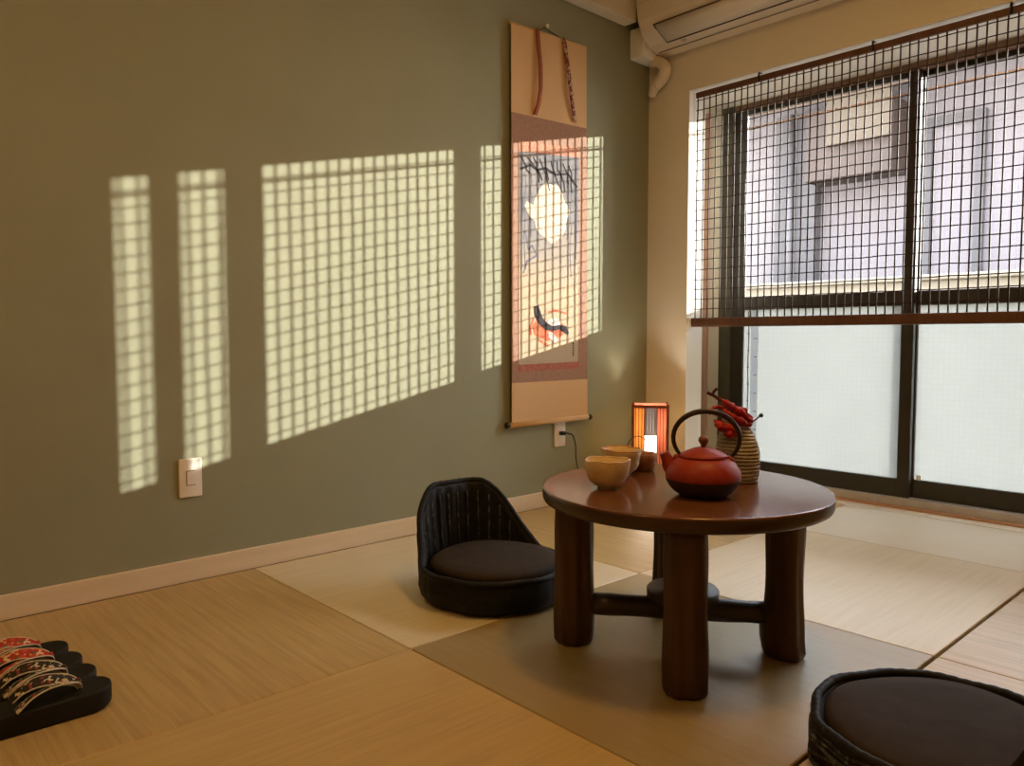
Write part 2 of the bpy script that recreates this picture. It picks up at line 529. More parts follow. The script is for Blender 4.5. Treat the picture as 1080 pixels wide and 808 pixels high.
# ------------------------------------------------------------------ outside
struct(MB().box(-14, 10, 3.72, 40, -.5, -.45).build('ground_outside', 'exterior_ground'), 'grey paved yard outside the window')
def post(x, y, wd, h):
    m = MB(); m.box(x - wd / 2, x + wd / 2, y, y + .06, -.45, h, .004); return m
o = post(-.453, 3.84, .050, 2.6).build('shadow_post', 'exterior_brown'); struct(o, 'unseen brown post added outside to cast a shadow bar on the sage wall')  # unseen, put in only to throw a shadow bar onto the sage wall
o = post(-.267, 3.87, .030, 2.6).build('slim_shadow_post', 'exterior_grey'); struct(o, 'unseen slim grey post added outside to cast a second shadow bar')  # second unseen post, added to split the narrow sun strips on the wall
hs = thing('neighbour_house', 'pale lilac white house seen through the blind beyond the yard', 'house', (0, 7.5, -.45))
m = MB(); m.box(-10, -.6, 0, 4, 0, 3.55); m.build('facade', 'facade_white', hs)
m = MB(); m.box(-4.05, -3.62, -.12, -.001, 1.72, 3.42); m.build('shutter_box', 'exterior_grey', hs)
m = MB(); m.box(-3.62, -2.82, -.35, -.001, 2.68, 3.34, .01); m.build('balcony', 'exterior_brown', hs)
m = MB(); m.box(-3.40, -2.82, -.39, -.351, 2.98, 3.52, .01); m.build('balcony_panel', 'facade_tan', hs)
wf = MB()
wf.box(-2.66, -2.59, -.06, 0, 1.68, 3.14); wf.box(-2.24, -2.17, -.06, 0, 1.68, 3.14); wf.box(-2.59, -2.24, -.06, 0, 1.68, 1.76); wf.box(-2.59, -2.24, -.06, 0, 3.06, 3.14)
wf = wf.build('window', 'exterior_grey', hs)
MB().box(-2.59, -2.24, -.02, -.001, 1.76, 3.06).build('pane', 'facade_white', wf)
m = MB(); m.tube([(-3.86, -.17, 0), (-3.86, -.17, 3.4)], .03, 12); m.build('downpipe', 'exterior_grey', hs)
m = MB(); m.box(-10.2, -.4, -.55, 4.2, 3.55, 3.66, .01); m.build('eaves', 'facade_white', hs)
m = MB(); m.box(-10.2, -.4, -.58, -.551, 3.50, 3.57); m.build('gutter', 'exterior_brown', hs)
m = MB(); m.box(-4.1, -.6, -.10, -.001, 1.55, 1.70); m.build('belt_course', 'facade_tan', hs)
fw = MB(); fw.box(-12, -.75, 6.0, 6.12, -.45, 1.16, .01); fw.box(-12, -.73, 5.97, 6.15, 1.16, 1.20, .01)
struct(fw.build('wall_garden', 'facade_cream'), 'low cream garden wall outside')

# ------------------------------------------------------------------ tatami
xs = [XW + .017, -1.503, -.632, .245, 1.12, 1.699]
ys = [YB + .001, -.713, .171, 1.051, 1.935, 2.843, 3.424]
lab = {
 (0, 2): 'tatami mat under the row of black sandals', (0, 3): 'tatami mat by the sage wall under the black floor chair and scroll',
 (0, 4): 'tatami mat under the corner lantern', (0, 5): None,
 (1, 2): 'tatami mat front of table with lengthwise grain, empty', (1, 3): 'tatami mat under the round table, olive from weave sheen put into its colour',
 (1, 4): 'pale tatami mat behind the table, daylight from the window put into its colour', (1, 5): 'tatami strip along the window threshold behind the table',
 (2, 3): 'tatami mat under the black floor chair at the lower right', (2, 4): 'tatami mat behind the lower right floor chair', (2, 5): 'tatami strip beside the window opening at the right edge'}
for i in range(5):
    for j in range(6):
        x0, x1, y0, y1 = xs[i], xs[i + 1], ys[j], ys[j + 1]
        if i == 0 and j == 5:
            y1 = YC - .001
        if j == 5 and i >= 3: y1 = YC - .001
        if j == 5 and i == 2:
            y1 = YC - .001
            x1_ = x1 - .0012
            mats = 'rush_lit'
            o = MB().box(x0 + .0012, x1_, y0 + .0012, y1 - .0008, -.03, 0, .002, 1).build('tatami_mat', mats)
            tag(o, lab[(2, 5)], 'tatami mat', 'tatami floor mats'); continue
        if (i, j) not in lab: continue
        if i == 2: x0 += .006
        mat = {(1, 3): 'rush_olive_sheen', (1, 4): 'rush_lit', (1, 5): 'rush_daylit', (0, 3): 'rush_lit', (0, 4): 'rush_cross', (2, 3): 'rush_cross'}.get((i, j), 'rush_cross' if (i + j) % 2 == 0 else 'rush_long')
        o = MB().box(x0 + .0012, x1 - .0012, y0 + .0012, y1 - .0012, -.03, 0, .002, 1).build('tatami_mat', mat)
        l = lab.get((i, j)) or ('tatami strip at the foot of the corner column' if (i, j) == (0, 5) else 'tatami mat on the side of the room behind the viewer')
        tag(o, l, 'tatami mat', 'tatami floor mats')

# ------------------------------------------------------------------ blind
bl = thing('bamboo_blind', 'brown slatted bamboo blind hanging over the upper window', 'blind', (0, 3.155, 0))
BX0, BX1, BZ0, BZ1 = -2.138, -.66, .822, 1.894
nst = 46
st = MB()
for k in range(nst):
    x = BX0 + .006 + (BX1 - BX0 - .012) * k / (nst - 1)
    j = .0012
    pts = [(x + random.uniform(-j, j), random.uniform(-.0008, .0008), BZ0 + (BZ1 - BZ0) * t / 6) for t in range(7)]
    st.tube(pts, .0031, 6)
st.build('sticks', 'blind_stick', bl)
cr = MB()
nr = 23
for k in range(nr):
    z = .838 + (1.862 - .838) * k / (nr - 1)
    cr.tube([(BX0 + (BX1 - BX0) * t / 24, -.004, z + random.uniform(-.0012, .0012) - (.004 if t % 2 else 0) * .3) for t in range(25)], .0023, 5)
cr.build('cross_cords', 'blind_cord', bl)
m = MB(); m.box(BX0 - .002, BX1, -.008, .006, 1.874, 1.900, .002); m.build('head_rail', 'blind_roll', bl)
m = MB(); m.box(BX0 - .016, BX1, -.012, .010, .799, .842, .007, 3)
m.build('bottom_roll', 'blind_roll', bl)
for x in (-1.812, -1.322, -.85):
    h = MB(); h.tube([(x, .012, 1.9125), (x, -.010, 1.9125), (x, -.013, 1.90), (x, -.010, 1.872)], .0045, 8); h.build('hook', 'black_rubber', bl)
pc = MB()
for dx in (0, .008):
    pc.tube([(BX0 - .010 + dx, -.012, 1.90), (BX0 - .011 + dx, -.013, 1.4), (BX0 - .013 + dx * .6, -.012, .85)], .0012, 6)
pc.build('pull_cord', 'white_cord', bl)
m = MB(); m.lathe([(.002, .845), (.009, .835), (.011, .80), (.008, .782), (.003, .778)], 14, Matrix.Translation((BX0 - .018, -.014, 0))); m.build('cord_weight', 'duct_white', bl)

# ------------------------------------------------------------------ air conditioner and duct
ac = thing('air_conditioner', 'white wall-mounted air conditioner above the window', 'air conditioner', (0, 0, 0))
prof = [(3.129, 2.095), (3.06, 2.098), (3.00, 2.115), (2.945, 2.160), (2.917, 2.215), (2.905, 2.28), (2.905, 2.36), (2.925, 2.385), (3.129, 2.385)]
AX0, AX1 = -2.312, -1.32
m = MB()
R_yz = Matrix(((0, 0, 1, 0), (1, 0, 0, 0), (0, 1, 0, 0), (0, 0, 0, 1)))   # local xy -> world yz, z -> x
m.prism(prof, AX1 - AX0, Matrix.Translation((AX0, 0, 0)) @ R_yz)
body = m.build('body', 'ac_white', ac)
bv = body.modifiers.new('b', 'BEVEL'); bv.width = .012; bv.segments = 3; bv.limit_method = 'ANGLE'; bv.angle_limit = math.radians(40)
# louvre flap on the curved lower front with its dark gap
def on_prof(t):      # t: 0..1 from (3.00,2.115) to (2.917,2.215)
    P = [(3.005, 2.1125), (2.945, 2.160), (2.917, 2.215)]
    q = t * 2; k = min(int(q), 1); f = q - k
    return P[k][0] + (P[k + 1][0] - P[k][0]) * f, P[k][1] + (P[k + 1][1] - P[k][1]) * f
fl = MB()
rows = []
for t in (0.02, .25, .5, .72):
    y, z = on_prof(t)
    rows.append([(AX0 + .085 + (.03 * (1 - t) if i == 0 else 0) if i == 0 else AX1 - .06, y - .004, z - .004) for i in (0, 1)])
fl.grid(rows)
fo = fl.build('louvre', 'ac_white', ac)
so_ = fo.modifiers.new('s', 'SOLIDIFY'); so_.thickness = .004; so_.offset = 0
ln = MB()
loop = [(AX0 + .115, *on_prof(.02)), (AX1 - .06, *on_prof(.02)), (AX1 - .06, *on_prof(.72)), (AX0 + .086, *on_prof(.72)), (AX0 + .115, *on_prof(.02))]
loop = [Vector((a, b_ - .0055, c - .0055)) for a, b_, c in loop]
pts = []
for p, q in zip(loop[:-1], loop[1:]):
    for k in range(8):
        v = p.lerp(q, k / 8)
        pts.append(v)
ln.tube(pts, .0028, 6, closed=True)
ln.build('louvre_gap', 'dark_line', ac)
m = MB(); m.tube([(AX0 + .03, 3.048, 2.0965), (AX1, 3.048, 2.0965)], .0016, 6); m.build('seam', 'dark_line', ac)
m = MB(); m.lathe([(.012, 0), (.012, .003), (.010, .004)], 16, Matrix.Translation((AX0 + .19, 3.022, 2.105)) @ Matrix.Rotation(PI, 4, 'X')); m.build('sensor', 'sill_grey', ac)
du = thing('duct_cover', 'white pipe duct cover in the corner beside the air conditioner', 'duct cover', (XW, 3.0, 2.0))
m = MB(); m.box(0, .085, -.025, .128, .076, .216, .006, 3); m.build('box', 'duct_white', du)
m = MB()
m.tube(smooth_path([(.052, .088, .078), (.095, .086, .066), (.126, .086, .030), (.112, .088, -.008), (.075, .092, -.030)], 5), .029, 16)
m.build('elbow', 'ac_white', du)
m = MB(); m.tube([(.078, .092, -.028), (.050, .098, -.047), (.034, .106, -.075)], [.028, .024, .018], 16); m.build('pipe_tail', 'ac_white', du)

# ------------------------------------------------------------------ hanging scroll
XS = -2.377
sc = thing('hanging_scroll', 'long hanging scroll painting of moon and bird on the sage wall', 'hanging scroll', (0, 0, 0))
YL0, YL1, ZT0, ZT1, ZBm = 2.182, 2.640, 2.029, 2.044, .379
def ytop(z): return (YL0 + (z - 2.03) * -.003, YL1 + (2.03 - z) * .013)
def panel(z0a, z0b, z1a, z1b, off, y0=None, y1=None, x=XS):
    """quad sheet with thickness; z at left / right edges"""
    mb = MB()
    a0, b0 = (y0, y1) if y0 else ytop(z0a)
    a1, b1 = (y0, y1) if y0 else ytop(z1a)
    t = .0016
    P = []
    for xx in (x + off, x + off + t):
        P.append([(xx, a0, z0a), (xx, b0, z0b), (xx, b1, z1b), (xx, a1, z1a)])
    V = [[mb.bm.verts.new(p) for p in r] for r in P]
    mb.cap(V[0]); mb.cap(V[1], True)
    for i in range(4):
        mb.bm.faces.new((V[0][i], V[0][(i + 1) % 4], V[1][(i + 1) % 4], V[1][i]))
    return mb
panel(1.675, 1.690, ZT0, ZT1, 0).build('upper_mount', 'scroll_beige', sc)
panel(ZBm, ZBm + .004, .558, .558, 0).build('lower_mount', 'scroll_beige', sc)
panel(.558, .558, 1.675, 1.690, 0).build('brocade_border', 'scroll_brocade', sc)
pa = panel(.634, .640, 1.522, 1.552, .0018, 2.224, 2.592).build('painting', 'painting_silk', sc)
panel(.604, .610, .634, .640, .0018, 2.224, 2.602).build('lower_strip', 'scroll_strip_red', sc)
panel(1.522, 1.552, 1.565, 1.592, .0018, 2.224, 2.592).build('upper_strip', 'scroll_strip', sc)
XP = XS + .0018 + .0016
def blob(name, mat, poly, off=.0004, t=.0006):
    mb = MB()
    Mx = Matrix.Translation((XP + off, 0, 0)) @ R_yz
    mb.prism(poly, t, Mx)
    return mb.build(name, mat, pa)
def stroke_poly(pts, w):
    L, Rr = [], []
    for i, p in enumerate(pts):
        a = Vector(pts[max(i - 1, 0)]); b_ = Vector(pts[min(i + 1, len(pts) - 1)])
        d = (b_ - a).normalized(); n = Vector((-d.y, d.x)); ww = w[i] if isinstance(w, list) else w
        L.append((p[0] + n.x * ww, p[1] + n.y * ww)); Rr.append((p[0] - n.x * ww, p[1] - n.y * ww))
    return Rr + L[::-1]
blob('moon', 'moon_white', [(2.416 + (.104 + .008 * math.sin(5 * a + 1) + .006 * math.sin(9 * a)) * math.cos(a), 1.290 + (.126 + .007 * math.sin(7 * a)) * math.sin(a)) for a in [2 * PI * k / 56 for k in range(56)]])
blob('cloud', 'moon_white', stroke_poly([(2.262, 1.312), (2.30, 1.285), (2.345, 1.255), (2.38, 1.20)], [.012, .028, .026, .01]), .0003)
# dark branches across the top and hanging vines
def strokes(name, mat, lst, off):
    mb = MB()
    Mx = Matrix.Translation((XP + off, 0, 0)) @ R_yz
    for pts, wd in lst:
        for i in range(len(pts) - 1):
            mb.prism(stroke_poly([pts[i], ((pts[i][0] + pts[i + 1][0]) / 2, (pts[i][1] + pts[i + 1][1]) / 2), pts[i + 1]], wd), .0005, Mx)
    return mb.build(name, mat, pa)
br = []
rr = random.Random(3)
for k in range(9):
    y = 2.235 + .036 * k; z = 1.50 + .02 * rr.random()
    pts = [(y, z)]
    for q in range(4):
        y += rr.uniform(-.004, .03); z -= rr.uniform(.008, .035)
        pts.append((min(y, 2.588), z))
    br.append((pts, .003))
br.append(([(2.23, 1.45), (2.29, 1.475), (2.33, 1.46), (2.38, 1.475), (2.44, 1.455), (2.52, 1.47), (2.58, 1.42)], .005))
strokes('branches', 'ink_black', br, .0008)
vn = []
for k in range(7):
    y = 2.25 + .05 * k + rr.uniform(-.01, .01); z = 1.44
    pts = [(y, z)]
    L = rr.uniform(.25, .55)
    for q in range(8):
        pts.append((max(2.228, min(2.588, y + rr.uniform(-.007, .007))), z - L * (q + 1) / 8))
    if abs(y - 2.416) > .09: vn.append((pts, .0022))
vn.append(([(2.575, 1.42), (2.58, 1.3), (2.575, 1.2), (2.57, 1.1)], .006))
vn.append(([(2.26, 1.2), (2.28, 1.12), (2.30, 1.14), (2.33, 1.10), (2.27, 1.07), (2.25, 1.02)], .005))
strokes('vines', 'ink_grey', vn, .0001)
# the bird near the foot
blob('bird_belly', 'ink_red', [(2.30, .80), (2.315, .76), (2.36, .745), (2.395, .732), (2.43, .742), (2.48, .752), (2.505, .77), (2.50, .805), (2.47, .82), (2.44, .815), (2.40, .80), (2.36, .815), (2.33, .825)])
blob('bird_back', 'ink_white', [(2.435 + .042 * math.cos(a), .812 + .022 * math.sin(a)) for a in [2 * PI * k / 20 for k in range(20)]], .0013)
blob('bird_breast', 'ink_white', [(2.40, .775), (2.43, .768), (2.455, .742), (2.44, .722), (2.42, .738), (2.40, .752)], .0012)
blob('bird_tail', 'ink_black', stroke_poly([(2.325, .885), (2.332, .855), (2.352, .82), (2.385, .797), (2.425, .788), (2.47, .795), (2.505, .785), (2.525, .765)], [.012, .017, .017, .015, .011, .010, .016, .006]), .0018)
for bm_ in [([(2.40, .86), (2.44, .868), (2.49, .86), (2.52, .855)], .004), ([(2.31, .83), (2.29, .79), (2.295, .76)], .005), ([(2.34, .74), (2.40, .712)], .006)]: strokes('bird_mark', 'ink_red', [bm_], .0006)
sg = []
for k in range(6):
    z = .725 - .011 * k
    sg.append(([(2.555 + rr.uniform(-.004, .002), z), (2.566, z - .004 + rr.uniform(-.004, .004))], .0016))
    sg.append(([(2.560, z + .003), (2.559 + rr.uniform(-.004, .004), z - .006)], .0014))
strokes('signature', 'ink_black', sg, .0006)
# ribbons, rods, cord
def ribbon(name, mat, ca, wd, x0):
    mb = MB(); rows = []
    for (y, z, dx) in ca:
        rows.append([(x0 + dx, y - wd, z), (x0 + dx + .0015, y, z), (x0 + dx, y + wd, z)])
    mb.grid(rows)
    o = mb.build(name, mat, sc)
    s_ = o.modifiers.new('s', 'SOLIDIFY'); s_.thickness = .001
    return o
rb1 = ribbon('ribbon', 'ribbon_silk', [(2.327, 2.044, .004), (2.330, 1.98, .008), (2.336, 1.90, .014), (2.336, 1.80, .016), (2.326, 1.73, .013), (2.312, 1.685, .006)], .012, XS + .002)
rb2_ = ribbon('ribbon', 'ribbon_patterned', [(2.491, 2.048, .004), (2.498, 1.98, .008), (2.512, 1.90, .013), (2.524, 1.82, .015), (2.542, 1.75, .012), (2.556, 1.702, .006)], .012, XS + .002)
rb2_['label'] = 'ribbon with pale and dark red pattern'
for o in (rb1, rb2_):
    o.data.materials[0] = o.data.materials[0]
m = MB(); m.tube([(XS - .004, YL0 - .002, ZT0 + .003), (XS - .004, YL1 + .002, ZT1 + .003)], .0055, 10); m.build('top_rod', 'scroll_beige', sc)
ro = MB(); ro.tube([(XS + .000, 2.172, .379), (XS + .000, 2.662, .383)], .0115, 16); ro = ro.build('roller', 'scroll_beige', sc)
for ya, yb in ((2.172, 2.156), (2.662, 2.684)):
    k = MB(); k.tube([(XS, ya, .379 if ya < 2.3 else .383), (XS, (ya + yb) / 2, .381), (XS, yb, .381)], [.0105, .0125, .013], 16); k.build('roller_knob', 'iron_handle', ro)
m = MB(); m.tube([(XS - .006, 2.33, 2.040), (XS - .013, 2.36, 2.052), (XS - .0165, 2.395, 2.072), (XS - .013, 2.43, 2.062), (XS - .006, 2.491, 2.046)], .0022, 8); m.build('hanging_cord', 'wire_dark', sc)
nl = thing('wall_nail', 'small pale nail in the sage wall above the scroll', 'nail', (XW, 2.397, 2.077))
Rx = Matrix.Rotation(PI / 2, 4, 'Y')
m = MB(); m.lathe([(.0025, 0), (.0025, .014)], 10, Rx); m.build('shank', 'steel', nl)
m = MB(); m.lathe([(.003, .0135), (.0095, .016), (.0085, .021), (.004, .0235)], 16, Rx); m.build('head', 'white_plastic', nl)

# ------------------------------------------------------------------ switch, outlet and cord
sw = thing('light_switch', 'white light switch on the sage wall left of the scroll', 'light switch', (XW, .862, .319))
m = MB(); m.box(0, .008, -.035, .035, -.060, .060, .0035, 3); m.build('plate', 'white_plastic', sw)
m = MB(); m.box(.0075, .0110, -.012, .012, -.021, .021, .0012, 2); m.build('rocker', 'white_plastic', sw)
m = MB()
for z in (-.0215, .0215): m.box(.0077, .0090, -.013, .013, z - .0014, z + .0014)
m.box(.0077, .0088, -.0138, -.0122, -.02, .02)
m.build('rocker_gap', 'dark_line', sw)
ou = thing('wall_outlet', 'white power outlet on the sage wall below the scroll', 'outlet', (XW, 2.497, .318))
m = MB(); m.box(0, .008, -.035, .035, -.060, .060, .0035, 3); m.build('plate', 'white_plastic', ou)
m = MB(); m.box(.0078, .0095, -.018, .018, -.028, .028, .001, 2); m.build('socket', 'white_plastic', ou)
pw = thing('power_cord', 'black power cord plugged into the outlet, leading to the lantern', 'cord', (XW, 2.497, .32))
m = MB(); m.box(.0096, .034, -.012, .012, -.009, .009, .004, 3); m.build('plug', 'black_rubber', pw)
m = MB()
cpts = [(.032, 0, 0), (.050, .008, .001), (.060, .028, -.010), (.062, .044, -.06), (.060, .048, -.11), (.062, .062, -.17), (.066, .085, -.215), (.070, .11, -.26), (.076, .14, -.298), (.085, .17, -.3165), (.10, .25, -.3165), (.12, .33, -.3165)]
m.tube(smooth_path(cpts), .0032, 8); m.build('cable', 'black_rubber', pw)

# ------------------------------------------------------------------ lantern
la = thing('paper_lantern', 'glowing orange and red slatted floor lantern in the corner', 'lantern', (-2.195, 2.895, 0), math.radians(38))
LW, LD, LH = .078, .070, .445
for sx in (-1, 1):
    for sy in (-1, 1):
        m = MB(); m.box(sx * LW - .006, sx * LW + .006, sy * LD - .006, sy * LD + .006, 0, LH, .0015); m.build('post', 'lantern_frame', la)
for z in (.012, LH - .012):
    m = MB()
    for sy in (-1, 1): m.box(-LW + .006, LW - .006, sy * LD - .005, sy * LD + .005, z - .006, z + .006)
    for sx in (-1, 1): m.box(sx * LW - .005, sx * LW + .005, -LD + .006, LD - .006, z - .006, z + .006)
    m.build('rail', 'lantern_frame', la)
m = MB(); m.box(-LW + .006, LW - .006, -LD + .006, LD - .006, .004, .018); m.build('base_board', 'lantern_frame', la)
zb, zt = .018, LH - .018
def fpanel(name, mat, x0, x1, z0, z1, y=-LD, t=.0012):
    m = MB(); m.box(x0, x1, y - t, y + t, z0, z1); return m.build(name, mat, la)
fpanel('orange_panel', 'lantern_orange', -LW + .006, -.026, zb, zt)
fpanel('red_panel', 'lantern_red', .030, LW - .006, zb, zt)
gp = MB()
for k in range(4):
    gp.box(-.023 + .0135 * k, -.0155 + .0135 * k, -LD - .002, -LD + .002, .30, zt)
gp.build('upper_slats', 'lantern_grey', la)
fpanel('upper_paper', 'lantern_grey', -.026, .030, .30, zt, -LD + .004)
sl = MB()
for x in (-.066, -.052, -.038, .044, .058):
    sl.box(x - .0016, x + .0016, -LD - .004, -LD - .0013, zb, zt)
sl.box(-.028, -.024, -LD - .004, -LD + .004, zb, zt); sl.box(.028, .032, -LD - .004, -LD + .004, zb, zt)
sl.build('slats', 'lantern_frame', la)
mm = MB(); mm.box(-LW - .0012, -LW + .0012, -LD + .006, LD - .006, zb, zt); mm.build('side_panel', 'lantern_cream', la)
mm = MB(); mm.box(LW - .0012, LW + .0012, -LD + .006, LD - .006, zb, zt); mm.build('side_panel', 'lantern_cream', la)
mm = MB(); mm.box(-LW + .006, LW - .006, LD - .0012, LD + .0012, zb, zt); mm.build('back_panel', 'lantern_cream', la)
mm = MB(); mm.lathe([(.028, .10), (.030, .12), (.030, .285), (.028, .30)], 24); mm.build('glowing_shade', 'lantern_glow', la)
mm = MB(); mm.lathe([(.012, .018), (.012, .10)], 12); mm.build('lamp_holder', 'lantern_frame', la)

# ------------------------------------------------------------------ table
TX, TY, TZ, TR = -1.065, 1.537, .395, .336
tb = thing('round_table', 'low round dark wooden table on four thick log legs', 'table', (TX, TY, 0))
m = MB()
pr = [(.02, TZ - .034), (TR - .008, TZ - .034), (TR - .003, TZ - .031), (TR, TZ - .024)]
m.mi = 1
m.lathe(pr + [(TR + .0005, TZ - .012), (TR, TZ - .004)], 96, cap=False)
V = [m.bm.verts.new((.02 * math.cos(2 * PI * i / 96), .02 * math.sin(2 * PI * i / 96), TZ - .034)) for i in range(96)]
m.cap(V)
m.mi = 0
m.lathe([(TR, TZ - .004), (TR - .001, TZ - .0015), (TR - .0035, TZ - .0002), (TR - .006, TZ), (.01, TZ)], 96, cap=False)
V = [m.bm.verts.new((.01 * math.cos(2 * PI * i / 96), .01 * math.sin(2 * PI * i / 96), TZ)) for i in range(96)]
m.cap(V)
m.build('tabletop', ['table_top_wood', 'table_edge_wood'], tb)
legs = {'L': (-1.270, 1.377), 'F': (-.921, 1.345), 'R': (-.880, 1.685), 'B': (-1.229, 1.718)}
for q, (k, (lx, ly)) in enumerate(legs.items()):
    ph = q * 1.3
    def wob(a, r, z, ph=ph, k=k):
        w_ = .0022 * math.sin(3 * a + ph + z * 5) + .0018 * math.sin(5 * a + ph * 2) + .0012 * math.sin(8 * a + 9 * z)
        w_ += .0012 * math.sin(9 * z + ph)
        nf = 9
        aa = (a + ph) % (2 * PI / nf) - PI / nf
        w_ += .85 * r * (math.cos(PI / nf) / math.cos(aa) - .985) if r > .035 else 0
        if k == 'R':
            w_ += .009 * max(0, math.cos(a - math.radians(205))) ** 3 * math.exp(-((z - .06) / .04) ** 2)
            w_ += .012 * max(0, math.cos(a - math.radians(-40))) ** 2 * math.exp(-(z / .02) ** 2)
        return w_
    R0 = .0475
    prof = [(.030, .0), (R0 - .005, .003), (R0, .012)] + [(R0 + .0015 * math.sin(i * .8) - .003 * i / 12, .012 + (TZ - .036 - .012) * i / 12) for i in range(1, 13)]
    m = MB(); m.lathe(prof, 72, None, wob)
    m.build('leg', 'table_leg_wood', tb, (lx - TX, ly - TY, 0))
hx, hy = -1.066 - TX, 1.541 - TY
for a, c in (('L', 'R'), ('F', 'B')):
    p = Vector((legs[a][0] - TX, legs[a][1] - TY, .097)); q = Vector((legs[c][0] - TX, legs[c][1] - TY, .097))
    d = (q - p).normalized() * .046
    p = p + d; q = q - d
    if a == 'F': p.z = q.z = .096
    pts = [p.lerp(q, t / 10) for t in range(11)]
    m = MB(); m.tube(pts, [.0265 + .0012 * math.sin(t * 1.9) for t in range(11)], 16); m.build('stretcher', 'hub_wood', tb)
m = MB(); m.lathe([(.03, .118), (.078, .118), (.085, .124), (.086, .143), (.082, .148), (.01, .1485)], 40, Matrix.Translation((hx, hy, 0))); m.build('hub', 'hub_wood', tb)

# ------------------------------------------------------------------ teapot
px_, py_ = -.973, 1.479
# handle runs across the view; spout to the left
tp = thing('iron_teapot', 'red and brown cast iron teapot with arched handle on table', 'teapot', (px_, py_, TZ), math.radians(33))
m = MB()
full = [(.044, 0), (.050, .001), (.060, .007), (.072, .018), (.080, .030), (.0832, .040), (.0825, .052), (.078, .064), (.070, .075), (.058, .084), (.047, .089)]
m.mi = 1; m.lathe(full[:6], 64, cap=False)
m.mi = 0; m.lathe(full[5:], 64, cap=False)
V = [m.bm.verts.new((.044 * math.cos(2 * PI * i / 64), .044 * math.sin(2 * PI * i / 64), 0)) for i in range(64)]; m.mi = 1; m.cap(V)
V = [m.bm.verts.new((.047 * math.cos(2 * PI * i / 64), .047 * math.sin(2 * PI * i / 64), .089)) for i in range(64)]; m.mi = 0; m.cap(V)
m.build('body', ['red_enamel', 'pot_base_brown'], tp)
m = MB(); m.lathe([(.052, .0865), (.054, .090), (.050, .0935), (.038, .100), (.022, .1065), (.010, .109), (.003, .1095)], 48)
lid = m.build('lid', 'red_enamel', tp)
m = MB(); m.lathe([(.0055, .1085), (.0045, .113), (.008, .117), (.0115, .1235), (.0105, .130), (.006, .134), (.001, .135)], 24); m.build('knob', 'knob_wood', lid)
m = MB()
m.tube(smooth_path([(-.062, 0, .052), (-.074, 0, .066), (-.080, 0, .080), (-.086, 0, .094)], 4), [.021, .0205, .019, .018, .017, .016, .015, .014, .0132, .0125, .012, .0115, .011], 16)
m.build('spout', 'red_enamel', tp)
hp = []
for k in range(25):
    t = k / 24
    a = math.radians(222 - 264 * t)
    hp.append((.005 + .073 * math.cos(a) * (1.0 if t > .5 else .98), 0, .129 + .061 * math.sin(a)))
hp = [(-.058, 0, .082)] + hp + [(.058, 0, .082)]
m = MB(); m.tube(hp, [.0035] + [.0034 + .0016 * math.sin(PI * k / 24) for k in range(25)] + [.0045], 12, flat=1.25); m.build('handle', 'iron_handle', tp)
for sx in (-1, 1):
    m = MB(); m.lathe([(.008, .0), (.0085, .005), (.006, .011), (.003, .013)], 14, Matrix.Translation((sx * .058, 0, .0785))); m.build('lug', 'red_enamel', tp)

# ------------------------------------------------------------------ bowls
def bowl(label, loc, R_, H, rotz, drip):
    b_ = thing('tea_bowl', label, 'bowl', loc, rotz, 'beige tea bowls on the table')
    def wob(a, r, z):
        f = z / H
        return (.0025 * math.sin(2 * a + .5) + .0016 * math.sin(5 * a)) * f
    def lift(a): return .0010 * math.sin(3 * a) + .0009 * math.sin(7 * a + 1)
    prof = [(.020, .0), (.0225, .0), (.0225, .006), (.030, .009), (.040, .017), (.047, .030), (.0497, .045), (R_, H - .003), (R_ - .001, H), (R_ - .004, H - .001), (.0455, .045), (.043, .030), (.035, .017), (.020, .012), (.004, .011)]
    m = MB()
    n = 56
    rows = []
    for r, z in prof:
        row = []
        for i in range(n):
            a = 2 * PI * i / n
            rr_ = r + wob(a, r, z); zz = z + (lift(a) * max(0, (z - .03) / (H - .03)) if z > .03 else 0)
            row.append((rr_ * math.cos(a), rr_ * math.sin(a), zz))
        rows.append(row)
    V = m.grid(rows, close_u=True); m.cap(V[0], True); m.cap(V[-1])
    body = m.build('body', 'bowl_glaze', b_)
    m = MB()
    m.tube([((R_ - .002 + wob(a, R_, H)) * Vector((math.cos(a), math.sin(a), 0)) + Vector((0, 0, H + lift(a)))) for a in [2 * PI * i / n for i in range(n)]], .0022, 8, closed=True)
    m.build('rim', 'bowl_rim_brown' if drip else 'bowl_glaze', b_)
    return b_
bowl('beige stoneware tea bowl nearest the table edge, in front of the other bowl', (-1.172, 1.383, TZ), .0515, .067, .4, False)
bowl('beige tea bowl with brown rim behind the other bowl', (-1.262, 1.545, TZ), .0545, .067, 2.0, True)
cp = thing('clay_cup', 'small brown clay cup with thin wire handle behind the bowls', 'cup', (-1.268, 1.643, TZ), math.radians(38))
cp.scale = (.9, .9, .95)
m = MB(); m.lathe([(.025, 0), (.032, .003), (.037, .012), (.040, .035), (.041, .048), (.039, .049), (.037, .035), (.033, .012), (.003, .008)], 36); m.build('body', 'brown_clay', cp)
for dy in (-.006, .006):
    m = MB(); m.tube([(-.015 + .036 * math.cos(a), dy, .046 + .050 * math.sin(a)) for a in [PI * k / 20 for k in range(21)]], .0009, 6); m.build('wire_handle', 'wire_dark', cp)

